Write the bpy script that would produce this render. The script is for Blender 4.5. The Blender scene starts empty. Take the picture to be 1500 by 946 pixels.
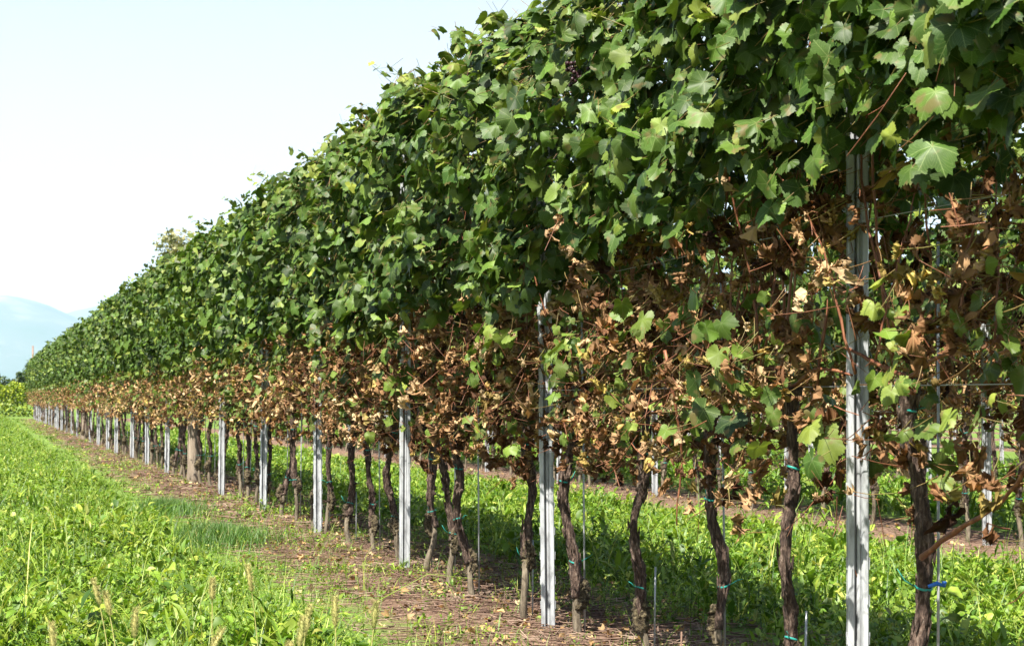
import bpy, math, random
import numpy as np
R = math.radians
scene = bpy.context.scene
COL = scene.collection

# ------------------------------------------------------------------ camera
CAM_H = 0.95
cam_d = bpy.data.cameras.new("camera")
cam = bpy.data.objects.new("camera", cam_d)
COL.objects.link(cam)
cam_d.sensor_width = 36.0
cam_d.lens = 67.2
cam_d.clip_start = 0.1
cam_d.clip_end = 120000
cam_d.dof.use_dof = True
cam_d.dof.focus_distance = 7.5
cam_d.dof.aperture_fstop = 16.0
cam.location = (0, 0, CAM_H)
cam.rotation_euler = (R(90 + 2.229), 0, R(-15.555))
scene.camera = cam

# ------------------------------------------------------------------ daylight
SUN_EL, SUN_BACK = 57.0, 47.0          # elevation; degrees behind the leftward direction
sun_dir = (-math.cos(R(SUN_EL)) * math.cos(R(SUN_BACK)),
           -math.cos(R(SUN_EL)) * math.sin(R(SUN_BACK)), math.sin(R(SUN_EL)))
w = bpy.data.worlds.new("World")
scene.world = w
w.use_nodes = True
wn = w.node_tree
sky = wn.nodes.new("ShaderNodeTexSky")
sky.sky_type = 'NISHITA'
sky.sun_disc = False
sky.sun_elevation = R(SUN_EL)
sky.sun_rotation = math.atan2(sun_dir[0], sun_dir[1])
sky.air_density = 1.0
sky.dust_density = 2.5
sky.ozone_density = 1.0
bg = wn.nodes["Background"]
# a hazy summer sky: the blue of the Sky Texture, milky and bright towards the horizon
tcw = wn.nodes.new("ShaderNodeTexCoord")
sxw = wn.nodes.new("ShaderNodeSeparateXYZ")
wn.links.new(tcw.outputs["Generated"], sxw.inputs[0])
mrw = wn.nodes.new("ShaderNodeMapRange")
mrw.interpolation_type = 'SMOOTHSTEP'
mrw.inputs[1].default_value = 0.0; mrw.inputs[2].default_value = 0.42
mrw.inputs[3].default_value = 0.93; mrw.inputs[4].default_value = 0.0
wn.links.new(sxw.outputs[2], mrw.inputs[0])
mxw = wn.nodes.new("ShaderNodeMix"); mxw.data_type = 'RGBA'
mxw.inputs[7].default_value = (5.5, 5.45, 5.45, 1)
wn.links.new(mrw.outputs[0], mxw.inputs[0])
wn.links.new(sky.outputs[0], mxw.inputs[6])
wn.links.new(mxw.outputs[2], bg.inputs[0])
bg.inputs[1].default_value = 0.05
sun_d = bpy.data.lights.new("sun", 'SUN')
sun_d.energy = 5.0
sun_d.angle = R(0.5)
sun_d.color = (1.0, 0.94, 0.84)
sun = bpy.data.objects.new("sun", sun_d)
COL.objects.link(sun)
from mathutils import Vector
sun.rotation_euler = Vector(sun_dir).to_track_quat('Z', 'Y').to_euler()
vs = scene.view_settings
vs.view_transform = 'Standard'
vs.look = 'None'
vs.gamma = 1.0
vs.use_curve_mapping = False
vs.exposure = 2.0
scene.cycles.use_denoising = True
scene.cycles.max_bounces = 8
scene.cycles.transparent_max_bounces = 8
scene.cycles.volume_bounces = 0
scene.cycles.caustics_reflective = False
scene.cycles.caustics_refractive = False

# ------------------------------------------------------------------ materials
def material(name):
    m = bpy.data.materials.new(name)
    m.use_nodes = True
    nt = m.node_tree
    return m, nt, nt.nodes["Principled BSDF"], nt.nodes["Material Output"]

def N(nt, kind, **kw):
    n = nt.nodes.new(kind)
    for k, v in kw.items():
        setattr(n, k, v)
    return n

def ramp(nt, src, stops):
    r = N(nt, "ShaderNodeValToRGB")
    e = r.color_ramp.elements
    while len(e) < len(stops):
        e.new(0.5)
    for el, (p, c) in zip(e, stops):
        el.position = p
        el.color = (c[0], c[1], c[2], 1)
    nt.links.new(src, r.inputs[0])
    return r.outputs[0]

def math_n(nt, op, a, b=None):
    n = N(nt, "ShaderNodeMath", operation=op)
    for i, v in enumerate((a, b)):
        if v is None:
            continue
        if isinstance(v, (int, float)):
            n.inputs[i].default_value = v
        else:
            nt.links.new(v, n.inputs[i])
    return n.outputs[0]

def mix_rgb(nt, fac, a, b, mode='MIX'):
    n = N(nt, "ShaderNodeMix", data_type='RGBA', blend_type=mode)
    for i, v in ((0, fac), (6, a), (7, b)):
        if isinstance(v, (int, float)):
            n.inputs[i].default_value = v
        elif isinstance(v, tuple):
            n.inputs[i].default_value = (v[0], v[1], v[2], 1)
        else:
            nt.links.new(v, n.inputs[i])
    return n.outputs[2]

def leaf_material(name, stops, yellow, trans=0.3, rough=0.5, veins=0.35, spot=None, spec=0.4, tcol=(1.15, 1.25, 0.55)):
    """Blade colour by a per-leaf random number, veins from the leaf's own UVs, light passing through."""
    m, nt, p, out = material(name)
    at = N(nt, "ShaderNodeAttribute", attribute_name="leafcol")
    sep = N(nt, "ShaderNodeSeparateColor")
    nt.links.new(at.outputs["Color"], sep.inputs[0])
    c = ramp(nt, sep.outputs[0], stops)
    c = mix_rgb(nt, sep.outputs[1], c, yellow)
    if veins or spot:
        uv = N(nt, "ShaderNodeUVMap")
        sx = N(nt, "ShaderNodeSeparateXYZ")
        nt.links.new(uv.outputs[0], sx.inputs[0])
    if veins:
        ang = math_n(nt, 'ARCTAN2', sx.outputs[1], sx.outputs[0])
        # five main ribs about 54 degrees apart
        a1 = math_n(nt, 'MULTIPLY', ang, 1.0 / R(54))
        fr = math_n(nt, 'ABSOLUTE', math_n(nt, 'SUBTRACT', math_n(nt, 'FRACT', math_n(nt, 'ADD', a1, 10.5)), 0.5))
        rr = math_n(nt, 'POWER', math_n(nt, 'ADD', math_n(nt, 'MULTIPLY', sx.outputs[0], sx.outputs[0]),
                    math_n(nt, 'MULTIPLY', sx.outputs[1], sx.outputs[1])), 0.5)
        dist = math_n(nt, 'MULTIPLY', fr, rr)
        rib = math_n(nt, 'LESS_THAN', dist, 0.016)
        sec = math_n(nt, 'FRACT', math_n(nt, 'MULTIPLY', math_n(nt, 'SUBTRACT', rr, math_n(nt, 'MULTIPLY', fr, 0.9)), 6.5))
        sec = math_n(nt, 'MULTIPLY', math_n(nt, 'LESS_THAN', sec, 0.16), 0.45)
        rib = math_n(nt, 'MULTIPLY', math_n(nt, 'MAXIMUM', rib, sec), veins)
        c = mix_rgb(nt, rib, c, (0.17, 0.22, 0.08))
    # mottling
    nz = N(nt, "ShaderNodeTexNoise")
    nz.inputs["Scale"].default_value = 34
    nz.inputs["Detail"].default_value = 3
    geo = N(nt, "ShaderNodeTexCoord")
    nt.links.new(geo.outputs["Object"], nz.inputs["Vector"])
    v = math_n(nt, 'ADD', math_n(nt, 'MULTIPLY', nz.outputs[0], 0.7), 0.65)
    v = math_n(nt, 'MULTIPLY', v, math_n(nt, 'ADD', math_n(nt, 'MULTIPLY', sep.outputs[2], 0.7), 0.62))
    hs = N(nt, "ShaderNodeHueSaturation")
    nt.links.new(c, hs.inputs["Color"])
    nt.links.new(v, hs.inputs["Value"])
    c = hs.outputs[0]
    if spot:
        n2 = N(nt, "ShaderNodeTexNoise")
        n2.inputs["Scale"].default_value = 22
        nt.links.new(geo.outputs["Object"], n2.inputs["Vector"])
        k = ramp(nt, n2.outputs[0], [(0.62, (0, 0, 0)), (0.70, (1, 1, 1))])
        c = mix_rgb(nt, math_n(nt, 'MULTIPLY', k, 0.7), c, spot)
    nt.links.new(c, p.inputs["Base Color"])
    p.inputs["Roughness"].default_value = rough
    p.inputs["Specular IOR Level"].default_value = spec
    bp = N(nt, "ShaderNodeBump")
    bp.inputs["Strength"].default_value = 0.25
    bp.inputs["Distance"].default_value = 0.004
    nt.links.new(nz.outputs[0], bp.inputs["Height"])
    nt.links.new(bp.outputs[0], p.inputs["Normal"])
    tr = N(nt, "ShaderNodeBsdfTranslucent")
    tc = mix_rgb(nt, 1.0, c, tcol, 'MULTIPLY')
    nt.links.new(tc, tr.inputs[0])
    mx = N(nt, "ShaderNodeMixShader")
    mx.inputs[0].default_value = trans
    nt.links.new(p.outputs[0], mx.inputs[1])
    nt.links.new(tr.outputs[0], mx.inputs[2])
    nt.links.new(mx.outputs[0], out.inputs[0])
    return m

M = {}
M['leaf'] = leaf_material("vine_leaf", [(0.0, (0.011, 0.032, 0.005)), (0.35, (0.023, 0.058, 0.007)),
                                        (0.7, (0.053, 0.102, 0.011)), (1.0, (0.120, 0.160, 0.033))],
                          (0.20, 0.23, 0.03), 0.22, 0.52, 0.4, (0.11, 0.08, 0.03), 0.25)
M['dry'] = leaf_material("dried_leaf", [(0.0, (0.050, 0.020, 0.011)), (0.3, (0.135, 0.062, 0.026)),
                                        (0.6, (0.30, 0.175, 0.085)), (1.0, (0.44, 0.325, 0.185))],
                         (0.36, 0.29, 0.07), 0.22, 0.75, 0.12, None, 0.2, (1.2, 0.9, 0.5))
M['weed'] = leaf_material("weed_leaf", [(0.0, (0.026, 0.074, 0.006)), (0.5, (0.094, 0.178, 0.013)), (1.0, (0.225, 0.295, 0.036))],
                          (0.30, 0.31, 0.06), 0.34, 0.5, 0.0)
M['blade'] = leaf_material("grass_blade", [(0.0, (0.04, 0.10, 0.018)), (0.6, (0.075, 0.16, 0.026)), (1.0, (0.14, 0.22, 0.05))],
                           (0.45, 0.38, 0.18), 0.35, 0.5, 0.0)
M['bush'] = leaf_material("bush_leaf", [(0.0, (0.08, 0.14, 0.010)), (0.6, (0.19, 0.25, 0.018)), (1.0, (0.32, 0.35, 0.03))],
                          (0.4, 0.42, 0.06), 0.35, 0.5, 0.0)
M['tree'] = leaf_material("tree_leaf", [(0.0, (0.035, 0.07, 0.025)), (0.6, (0.06, 0.10, 0.035)), (1.0, (0.11, 0.13, 0.05))],
                          (0.2, 0.18, 0.06), 0.25, 0.6, 0.0)
M['palm'] = leaf_material("willow_leaf", [(0.0, (0.11, 0.125, 0.06)), (0.6, (0.19, 0.19, 0.09)), (1.0, (0.28, 0.26, 0.13))],
                          (0.35, 0.28, 0.14), 0.3, 0.6, 0.0)

def noise_mat(name, stops, scale=(20, 20, 20), rough=0.85, bump=0.6, dist=0.01, detail=6, metallic=0.0, spec=0.3, tex="ShaderNodeTexNoise"):
    m, nt, p, out = material(name)
    tc = N(nt, "ShaderNodeTexCoord")
    mp = N(nt, "ShaderNodeMapping")
    mp.inputs["Scale"].default_value = scale
    nt.links.new(tc.outputs["Object"], mp.inputs[0])
    nz = N(nt, tex)
    nz.inputs["Scale"].default_value = 1.0
    nz.inputs["Detail"].default_value = detail
    nz.inputs["Roughness"].default_value = 0.65
    nt.links.new(mp.outputs[0], nz.inputs["Vector"])
    nt.links.new(ramp(nt, nz.outputs[0], stops), p.inputs["Base Color"])
    p.inputs["Roughness"].default_value = rough
    p.inputs["Metallic"].default_value = metallic
    p.inputs["Specular IOR Level"].default_value = spec
    if bump:
        b = N(nt, "ShaderNodeBump")
        b.inputs["Strength"].default_value = bump
        b.inputs["Distance"].default_value = dist
        nt.links.new(nz.outputs[0], b.inputs["Height"])
        nt.links.new(b.outputs[0], p.inputs["Normal"])
    return m

M['bark'] = noise_mat("vine_bark", [(0.30, (0.016, 0.011, 0.008)), (0.46, (0.046, 0.029, 0.022)), (0.57, (0.105, 0.070, 0.052)), (0.70, (0.25, 0.20, 0.16))],
                      (130, 130, 30), 0.9, 1.0, 0.016)
M['rootstock'] = noise_mat("grey_rootstock_bark", [(0.3, (0.05, 0.04, 0.027)), (0.5, (0.12, 0.098, 0.068)), (0.75, (0.21, 0.18, 0.13))],
                           (90, 90, 18), 0.9, 0.9, 0.008)
M['knot'] = noise_mat("graft_bark", [(0.36, (0.014, 0.010, 0.007)), (0.5, (0.065, 0.050, 0.027)), (0.66, (0.18, 0.15, 0.085))],
                      (75, 75, 75), 0.95, 1.0, 0.02)
M['cane'] = noise_mat("red_brown_cane", [(0.3, (0.06, 0.020, 0.012)), (0.5, (0.15, 0.055, 0.026)), (0.75, (0.28, 0.135, 0.07))], (60, 60, 14), 0.55, 0.3, 0.002)
M['petiole'] = noise_mat("petiole", [(0.35, (0.17, 0.19, 0.05)), (0.65, (0.20, 0.075, 0.04))], (6, 6, 6), 0.5, 0)
M['steel'] = noise_mat("galvanised_steel", [(0.34, (0.17, 0.175, 0.18)), (0.48, (0.33, 0.345, 0.36)), (0.62, (0.44, 0.455, 0.465))], (30, 30, 7), 0.42, 0.12, 0.002, 5, 0.25, 0.5)
M['stake'] = noise_mat("stake_steel", [(0.3, (0.22, 0.235, 0.24)), (0.6, (0.36, 0.375, 0.38))], (60, 60, 10), 0.45, 0.1, 0.001, 3, 0.3, 0.5)
M['wire'] = noise_mat("wire_steel", [(0.3, (0.30, 0.31, 0.32)), (0.7, (0.5, 0.5, 0.5))], (20, 2, 20), 0.4, 0, 0.001, 2, 0.6, 0.5)
M['wood'] = noise_mat("weathered_post_wood", [(0.3, (0.08, 0.062, 0.045)), (0.5, (0.185, 0.15, 0.112)), (0.7, (0.27, 0.23, 0.18))], (45, 45, 4), 0.9, 0.8, 0.006)
M['tie'] = noise_mat("turquoise_tape", [(0.3, (0.010, 0.15, 0.13)), (0.7, (0.028, 0.25, 0.21))], (40, 40, 40), 0.4, 0)
M['blue'] = noise_mat("blue_plastic", [(0.3, (0.006, 0.07, 0.33)), (0.7, (0.02, 0.13, 0.45))], (40, 40, 40), 0.35, 0)
M['red'] = noise_mat("red_plastic", [(0.3, (0.60, 0.015, 0.015)), (0.7, (0.75, 0.03, 0.03))], (40, 40, 40), 0.4, 0)
M['grape'] = noise_mat("grape_skin", [(0.3, (0.014, 0.006, 0.010)), (0.6, (0.035, 0.014, 0.018)), (0.8, (0.07, 0.04, 0.045))], (60, 60, 60), 0.35, 0)
M['twig'] = noise_mat("dead_twig", [(0.3, (0.045, 0.026, 0.018)), (0.5, (0.13, 0.080, 0.056)), (0.72, (0.30, 0.23, 0.17))], (3, 3, 3), 0.9, 0)
M['rock'] = noise_mat("pinkish_stone", [(0.3, (0.22, 0.16, 0.12)), (0.6, (0.40, 0.30, 0.23)), (0.8, (0.5, 0.42, 0.34))], (14, 14, 14), 0.9, 0.7, 0.01)
M['foxtail'] = noise_mat("foxtail_bristles", [(0.3, (0.20, 0.21, 0.06)), (0.7, (0.42, 0.36, 0.14))], (30, 30, 30), 0.7, 0)
M['pole'] = noise_mat("pole_wood", [(0.3, (0.10, 0.07, 0.06)), (0.7, (0.22, 0.16, 0.13))], (9, 9, 1), 0.9, 0)
M['trunkfar'] = noise_mat("tree_bark", [(0.3, (0.05, 0.04, 0.03)), (0.7, (0.16, 0.13, 0.1))], (6, 6, 2), 0.9, 0.4, 0.03)
M['mountain'] = noise_mat("mountain_forest", [(0.3, (0.03, 0.06, 0.03)), (0.55, (0.05, 0.07, 0.05)), (0.7, (0.12, 0.13, 0.11)), (0.85, (0.26, 0.25, 0.22))],
                          (0.0016, 0.0016, 0.0016), 0.95, 0)

# ------------------------------------------------------------------ mesh helpers
def make_mesh(name, V, faces, mats, mat_idx=None, uv=None, col=None, smooth=True):
    """V (n,3); faces: list of int arrays (k,3) or (k,4); mat_idx: one index per face array."""
    me = bpy.data.meshes.new(name)
    V = np.ascontiguousarray(V, dtype=np.float32)
    faces = [np.asarray(f, dtype=np.int32) for f in faces if len(f)]
    loops = np.concatenate([f.ravel() for f in faces])
    totals = np.concatenate([np.full(len(f), f.shape[1], dtype=np.int32) for f in faces])
    starts = np.concatenate([[0], np.cumsum(totals)[:-1]]).astype(np.int32)
    me.vertices.add(len(V))
    me.vertices.foreach_set("co", V.ravel())
    me.loops.add(len(loops))
    me.loops.foreach_set("vertex_index", loops)
    me.polygons.add(len(totals))
    me.polygons.foreach_set("loop_start", starts)
    if mat_idx is not None:
        mi = np.concatenate([np.full(len(f), k, dtype=np.int32) for f, k in zip(faces, mat_idx)])
        me.polygons.foreach_set("material_index", mi)
    me.polygons.foreach_set("use_smooth", np.full(len(totals), smooth, dtype=bool))
    for m in mats:
        me.materials.append(m)
    if uv is not None:
        l = me.uv_layers.new(name="UVMap")
        l.data.foreach_set("uv", np.ascontiguousarray(uv[loops], dtype=np.float32).ravel())
    if col is not None:
        a = me.attributes.new("leafcol", 'FLOAT_COLOR', 'POINT')
        a.data.foreach_set("color", np.ascontiguousarray(col, dtype=np.float32).ravel())
    me.update(calc_edges=True)
    return me

class MB:
    """Collects tubes, boxes and other pieces that make up ONE part."""
    def __init__(s):
        s.v, s.f3, s.f4, s.n = [], [], [], 0
    def add(s, V, tris=None, quads=None):
        if tris is not None and len(tris):
            s.f3.append(np.asarray(tris) + s.n)
        if quads is not None and len(quads):
            s.f4.append(np.asarray(quads) + s.n)
        s.v.append(np.asarray(V, dtype=float)); s.n += len(V)
    def mesh(s, name, mat, smooth=True):
        return make_mesh(name, np.concatenate(s.v), s.f3 + s.f4, [mat], None, smooth=smooth)

def norm(a):
    return a / np.maximum(np.linalg.norm(a, axis=-1, keepdims=True), 1e-9)

def tube(P, rad, seg=8, noise=None, caps=True):
    P = np.asarray(P, float); k = len(P)
    rad = np.broadcast_to(np.asarray(rad, float), (k,))
    T = norm(np.gradient(P, axis=0))
    ref = np.array([1.0, 0, 0]) if abs(T[:, 0]).mean() < 0.75 else np.array([0, 0, 1.0])
    A = norm(ref - T * (T @ ref)[:, None]); B = np.cross(T, A)
    th = np.linspace(0, 2 * math.pi, seg, endpoint=False)
    r = rad[:, None] * np.ones((1, seg))
    if noise is not None:
        r = r * noise(np.linspace(0, 1, k)[:, None], th[None, :], P[:, 2][:, None])
    V = P[:, None] + r[..., None] * (A[:, None] * np.cos(th)[None, :, None] + B[:, None] * np.sin(th)[None, :, None])
    V = V.reshape(-1, 3)
    i = np.arange(k - 1)[:, None] * seg; j = np.arange(seg)[None]; j2 = (j + 1) % seg
    Q = np.stack([i + j, i + j2, i + seg + j2, i + seg + j], -1).reshape(-1, 4)
    tris = []
    if caps:
        V = np.concatenate([V, P[:1], P[-1:]])
        a, b = k * seg, k * seg + 1
        for q in range(seg):
            tris.append((a, (q + 1) % seg, q)); tris.append((b, (k - 1) * seg + q, (k - 1) * seg + (q + 1) % seg))
    return V, tris, Q

def box(c, s):
    c = np.array(c); s = np.array(s) / 2
    V = np.array([[x, y, z] for x in (-1, 1) for y in (-1, 1) for z in (-1, 1)]) * s + c
    Q = [(0, 1, 3, 2), (4, 6, 7, 5), (0, 4, 5, 1), (2, 3, 7, 6), (0, 2, 6, 4), (1, 5, 7, 3)]
    return V, None, Q

def link(name, me, parent=None, loc=(0, 0, 0), rz=0.0):
    o = bpy.data.objects.new(name, me)
    COL.objects.link(o)
    o.location = loc
    o.rotation_euler = (0, 0, rz)
    if parent is not None:
        o.parent = parent
    return o

def tag(o, label=None, cat=None, group=None, kind=None):
    if label: o["label"] = label
    if cat: o["category"] = cat
    if group: o["group"] = group
    if kind: o["kind"] = kind
    return o

# ------------------------------------------------------------------ leaves
CTRL_A = np.radians([0, 12, 28, 40, 52, 66, 82, 96, 110, 128, 145, 162, 176])
CTRL_R = np.array([1.0, 0.93, 0.82, 0.86, 0.93, 0.86, 0.79, 0.80, 0.82, 0.76, 0.68, 0.56, 0.12])

def leaf_template(n, rings, teeth=0.07):
    a = np.linspace(-R(176), R(176), n)
    r = np.interp(np.abs(a), CTRL_A, CTRL_R)
    if teeth:
        r = r * (1 + teeth * np.where(np.arange(n) % 2 == 0, 1, -1))
    if rings == 2:
        rin = np.interp(np.abs(a), CTRL_A, 0.5 * (CTRL_R * 0.45 + 0.8 * 0.55)) * 1.0
        ang = np.concatenate([[0], a, a]); rad = np.concatenate([[0], rin, r])
        t = [(0, 1 + i, 2 + i) for i in range(n - 1)]
        q = [(1 + i, 1 + n + i, 2 + n + i, 2 + i) for i in range(n - 1)]
    else:
        ang = np.concatenate([[0], a]); rad = np.concatenate([[0], r])
        t = [(0, 1 + i, 2 + i) for i in range(n - 1)]; q = []
    u = rad * np.cos(ang); v = rad * np.sin(ang)
    return u, v, np.array(t), np.array(q, dtype=int).reshape(-1, 4), ang, rad

TPL = {'high': leaf_template(53, 2, 0.045), 'mid': leaf_template(15, 1, 0.0), 'low': leaf_template(8, 1, 0.0)}

def blade_set(rng, P, Nrm, T, size, tpl, col, curl=0.0, crumple=0.0, fold=0.40, droop=0.60, ripple=0.13):
    """Many leaves at once: base P, face normal Nrm, tip direction T."""
    u, v, t, q, ang, rad = TPL[tpl]
    n, m = len(P), len(u)
    Nrm = norm(Nrm); T = norm(T - Nrm * (T * Nrm).sum(1, keepdims=True)); B = np.cross(Nrm, T)
    U = np.tile(u, (n, 1)) * rng.uniform(0.88, 1.12, (n, 1)); W = np.tile(v, (n, 1)) * rng.uniform(0.80, 1.10, (n, 1)) * (1 + rng.normal(0, 0.08, (n, 1)) * np.sign(v)[None])
    lob = 1 + 0.09 * np.sin(2 * ang[None] + rng.uniform(0, 6.28, (n, 1))) + 0.10 * np.sin(5 * ang[None] + rng.uniform(0, 6.28, (n, 1)))
    U = U * lob; W = W * lob
    if curl:
        W = W * rng.uniform(0.55, 1.0, (n, 1))
    sh = lambda lo, hi: rng.uniform(lo, hi, (n, 1))
    H = -sh(-0.4, 1.1) * fold * np.abs(W) - sh(-0.4, 1.0) * droop * (U * np.abs(U)) \
        + ripple * np.sin(3 * ang[None] + sh(0, 6.28)) * rad[None] ** 2 + ripple * 0.35 * np.sin(5 * ang[None] + sh(0, 6.28)) * rad[None] ** 2
    H = H + sh(-0.45, 0.25) * rad[None] ** 3
    if curl:
        k = sh(0.55, 1.0) * curl
        H2 = (1 - np.cos(k * W)) / k; W2 = np.sin(k * W) / k
        ku = sh(-1.0, 1.0) * curl * 0.7
        ku = np.where(np.abs(ku) < 0.2, 0.2, ku)
        H = H2 + (1 - np.cos(ku * U)) / ku + H * 0.5; W = W2; U = np.sin(ku * U) / ku
    if crumple:
        ph = rng.uniform(0, 6.28, (n, 6)); fr = rng.uniform(4, 9, (n, 6))
        f = lambda i: np.sin(fr[:, i:i + 1] * u[None] + ph[:, i:i + 1]) * np.sin(fr[:, i + 1:i + 2] * v[None] + ph[:, i + 1:i + 2])
        H = H + crumple * f(0) + crumple * 0.5 * rng.normal(size=(n, m)) * (rad > 0)[None]
        W = W + crumple * 0.6 * f(2); U = U + crumple * 0.6 * f(4)
    s = size[:, None, None]
    V = P[:, None] + s * (U[..., None] * T[:, None] + W[..., None] * B[:, None] + H[..., None] * Nrm[:, None])
    off = (np.arange(n) * m)[:, None, None]
    return V.reshape(-1, 3), (t[None] + off).reshape(-1, 3), (q[None] + off).reshape(-1, 4), np.tile(np.stack([u, v], 1), (n, 1)), np.repeat(col, m, 0)

def thin_sticks(A, Bp, r):
    """three-sided sticks from A to Bp, bowed a little"""
    n = len(A)
    D = norm(Bp - A); ref = np.tile([0.31, 0.93, 0.2], (n, 1)); X = norm(np.cross(D, ref)); Y = np.cross(D, X)
    ring = []
    for frac, rr in ((0, 1.0), (0.5, 0.9), (1, 0.7)):
        c = A + (Bp - A) * frac
        if frac == 0.5:
            c = c + Y * (np.linalg.norm(Bp - A, axis=1, keepdims=True) * 0.10)
        for k in range(3):
            a = k * 2.0944
            ring.append(c + (X * math.cos(a) + Y * math.sin(a)) * r[:, None] * rr)
    V = np.stack(ring, 1)
    q = np.array([(3 * i + j, 3 * i + (j + 1) % 3, 3 * i + 3 + (j + 1) % 3, 3 * i + 3 + j) for i in range(2) for j in range(3)])
    return V.reshape(-1, 3), (q[None] + (np.arange(n) * 9)[:, None, None]).reshape(-1, 4)

def bump_fn(rng):
    k = rng.uniform(2.2, 9, (7, 2)); ph = rng.uniform(0, 6.28, 7); am = rng.uniform(0.5, 1, 7)
    return lambda y, z: sum(a * np.sin(p[0] * y + p[1] * z + f) for a, p, f in zip(am, k, ph)) / 3.0

Z_TOP = 2.52
def half_width(z):
    return np.interp(z, [0.6, 0.9, 1.25, 1.7, 2.1, 2.32, 2.52, 2.80], [0.20, 0.25, 0.30, 0.36, 0.36, 0.32, 0.22, 0.05])

def keep_clear(rng, P, gaps, strength):
    """leaves grow sparser in front of a post that stands in the row at local y = g"""
    ok = np.ones(len(P), bool)
    for g, zt in gaps:
        dy = P[:, 1] - g + 0.9 * np.clip(-P[:, 0], 0, 1)
        hit = (np.abs(dy + 0.10) < 0.20) & (P[:, 0] < 0.02) & (P[:, 2] < zt)
        ok &= ~(hit & (rng.random(len(P)) < strength))
    return ok

def foliage_mesh(seed, lod, n, big=1.0, zg=1.22, gaps=(), extra=()):
    rng = np.random.default_rng(seed)
    bf = bump_fn(rng)
    n_low = int(n * 0.16)
    z = np.concatenate([rng.uniform(zg, 2.45, n - n_low), 0.74 + 0.80 * rng.random(n_low) ** 0.75])
    n_top = int(n * 0.14)
    z = np.concatenate([z, Z_TOP - np.abs(rng.normal(0, 0.10, n_top))]); top = np.zeros(len(z), bool); top[-n_top:] = True
    y = rng.uniform(-0.44, 0.44, len(z))
    side = np.where(rng.random(len(z)) < 0.55, -1.0, 1.0)
    z = np.where((z > 1.25) & (z < 1.7), np.maximum(z, zg + 0.14 + 0.22 * bf(y * 2, 0 * y + 1.0) + rng.uniform(-0.10, 0.22, len(z))), z)
    b = bf(y, z)
    zt = z + np.where(top, 0.11 * bf(y * 1.3, y + 3), 0)
    hw = half_width(z) * (1 + 0.50 * b)
    depth = np.where(rng.random(len(z)) < 0.62, 1 - np.abs(rng.normal(0, 0.17, len(z))), rng.uniform(-0.2, 0.9, len(z)))
    x = side * hw * depth
    x = np.where(top, rng.uniform(-0.24, 0.24, len(z)), x)
    P = np.stack([x, y, zt], 1)
    up = np.clip((z - 2.05) / 0.4, 0, 1)
    el = np.radians(rng.normal(26, 24, len(z)) + 34 * up)
    az = np.radians(rng.normal(0, 50, len(z)))
    Nrm = np.stack([side * np.cos(el) * np.cos(az), np.cos(el) * np.sin(az) - 0.12, np.sin(el)], 1)
    T = np.tile([0, 0, -1.0], (len(z), 1)) + norm(Nrm) * 0.2 + rng.normal(0, 0.42, (len(z), 3)) + np.stack([side * 0.35, 0 * z, 0 * z], 1)
    size = rng.uniform(0.034, 0.060, len(z)) * big
    small = rng.random(len(z)) < 0.22
    size = np.where(small, size * 0.6, size) * np.where(z < 1.25, rng.uniform(0.4, 0.95, len(z)), 1.0)
    yel = np.where(rng.random(len(z)) < 0.07, rng.uniform(0.2, 0.7, len(z)), rng.uniform(0, 0.08, len(z))) + 0.30 * top * rng.random(len(z)) + np.where(z < 1.35, 0.25, 0) * rng.random(len(z))
    ok = keep_clear(np.random.default_rng(seed + 1), P, gaps, 0.75)
    P, Nrm, T, size, yel, side = P[ok], Nrm[ok], T[ok], size[ok], yel[ok], side[ok]
    for (ex, ey, ez, es) in extra:
        P = np.vstack([P, (ex, ey, ez)]); Nrm = np.vstack([Nrm, (-0.8, -0.5 + rng.normal(0, .3), 0.35 + rng.normal(0, .3))])
        T = np.vstack([T, (rng.normal(0, .4), rng.normal(0, .4), -1)]); size = np.append(size, es); yel = np.append(yel, rng.uniform(0, .45)); side = np.append(side, -1.0)
    # shoots that poke out above the trimmed top and from the face
    ns = 5
    stem_a, stem_b = [], []
    for k in range(ns):
        y0 = rng.uniform(-0.36, 0.36); L = rng.uniform(0.06, 0.20) if lod != 'low' else 0.10
        base = np.array([rng.uniform(-0.2, 0.2), y0, Z_TOP - 0.06]); d = norm(np.array([rng.normal(0, 0.35), rng.normal(0, 0.35), 1.0]))
        if k >= 3:
            zz = rng.uniform(1.7, 2.5); base = np.array([-0.32, y0, zz]); d = norm(np.array([-0.9, rng.normal(0, .5), 0.5]))
        stem_a.append(base - d * 0.06); stem_b.append(base + d * L)
        for f in np.linspace(0.25, 1.0, 5):
            P = np.vstack([P, base + d * L * f + rng.normal(0, 0.008, 3)])
            Nrm = np.vstack([Nrm, np.array([rng.normal(0, 0.6) - 0.3, rng.normal(0, .6), 0.8])])
            T = np.vstack([T, rng.normal(0, 1, 3) + d * 0.4]); size = np.append(size, rng.uniform(0.022, 0.036) * (1.25 - 0.6 * f)*1.3)
            yel = np.append(yel, rng.uniform(0.15, 0.75)); side = np.append(side, -1)
    nn = len(P)
    col = np.stack([np.clip(rng.normal(0.45, 0.26, nn), 0, 1), np.clip(yel, 0, 1), rng.random(nn), np.ones(nn)], 1)
    V, t, q, uv, c = blade_set(rng, P, Nrm, T, size, lod, col)
    faces, mi = [t, q], [0, 0]
    Vs, qs = thin_sticks(np.array(stem_a), np.array(stem_b), np.full(len(stem_a), 0.002 if lod != 'low' else 0.004))
    faces.append(qs + len(V)); mi.append(1)
    V = np.vstack([V, Vs]); uv = np.vstack([uv, np.zeros((len(Vs), 2))]); c = np.vstack([c, np.full((len(Vs), 4), 0.5)])
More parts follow.
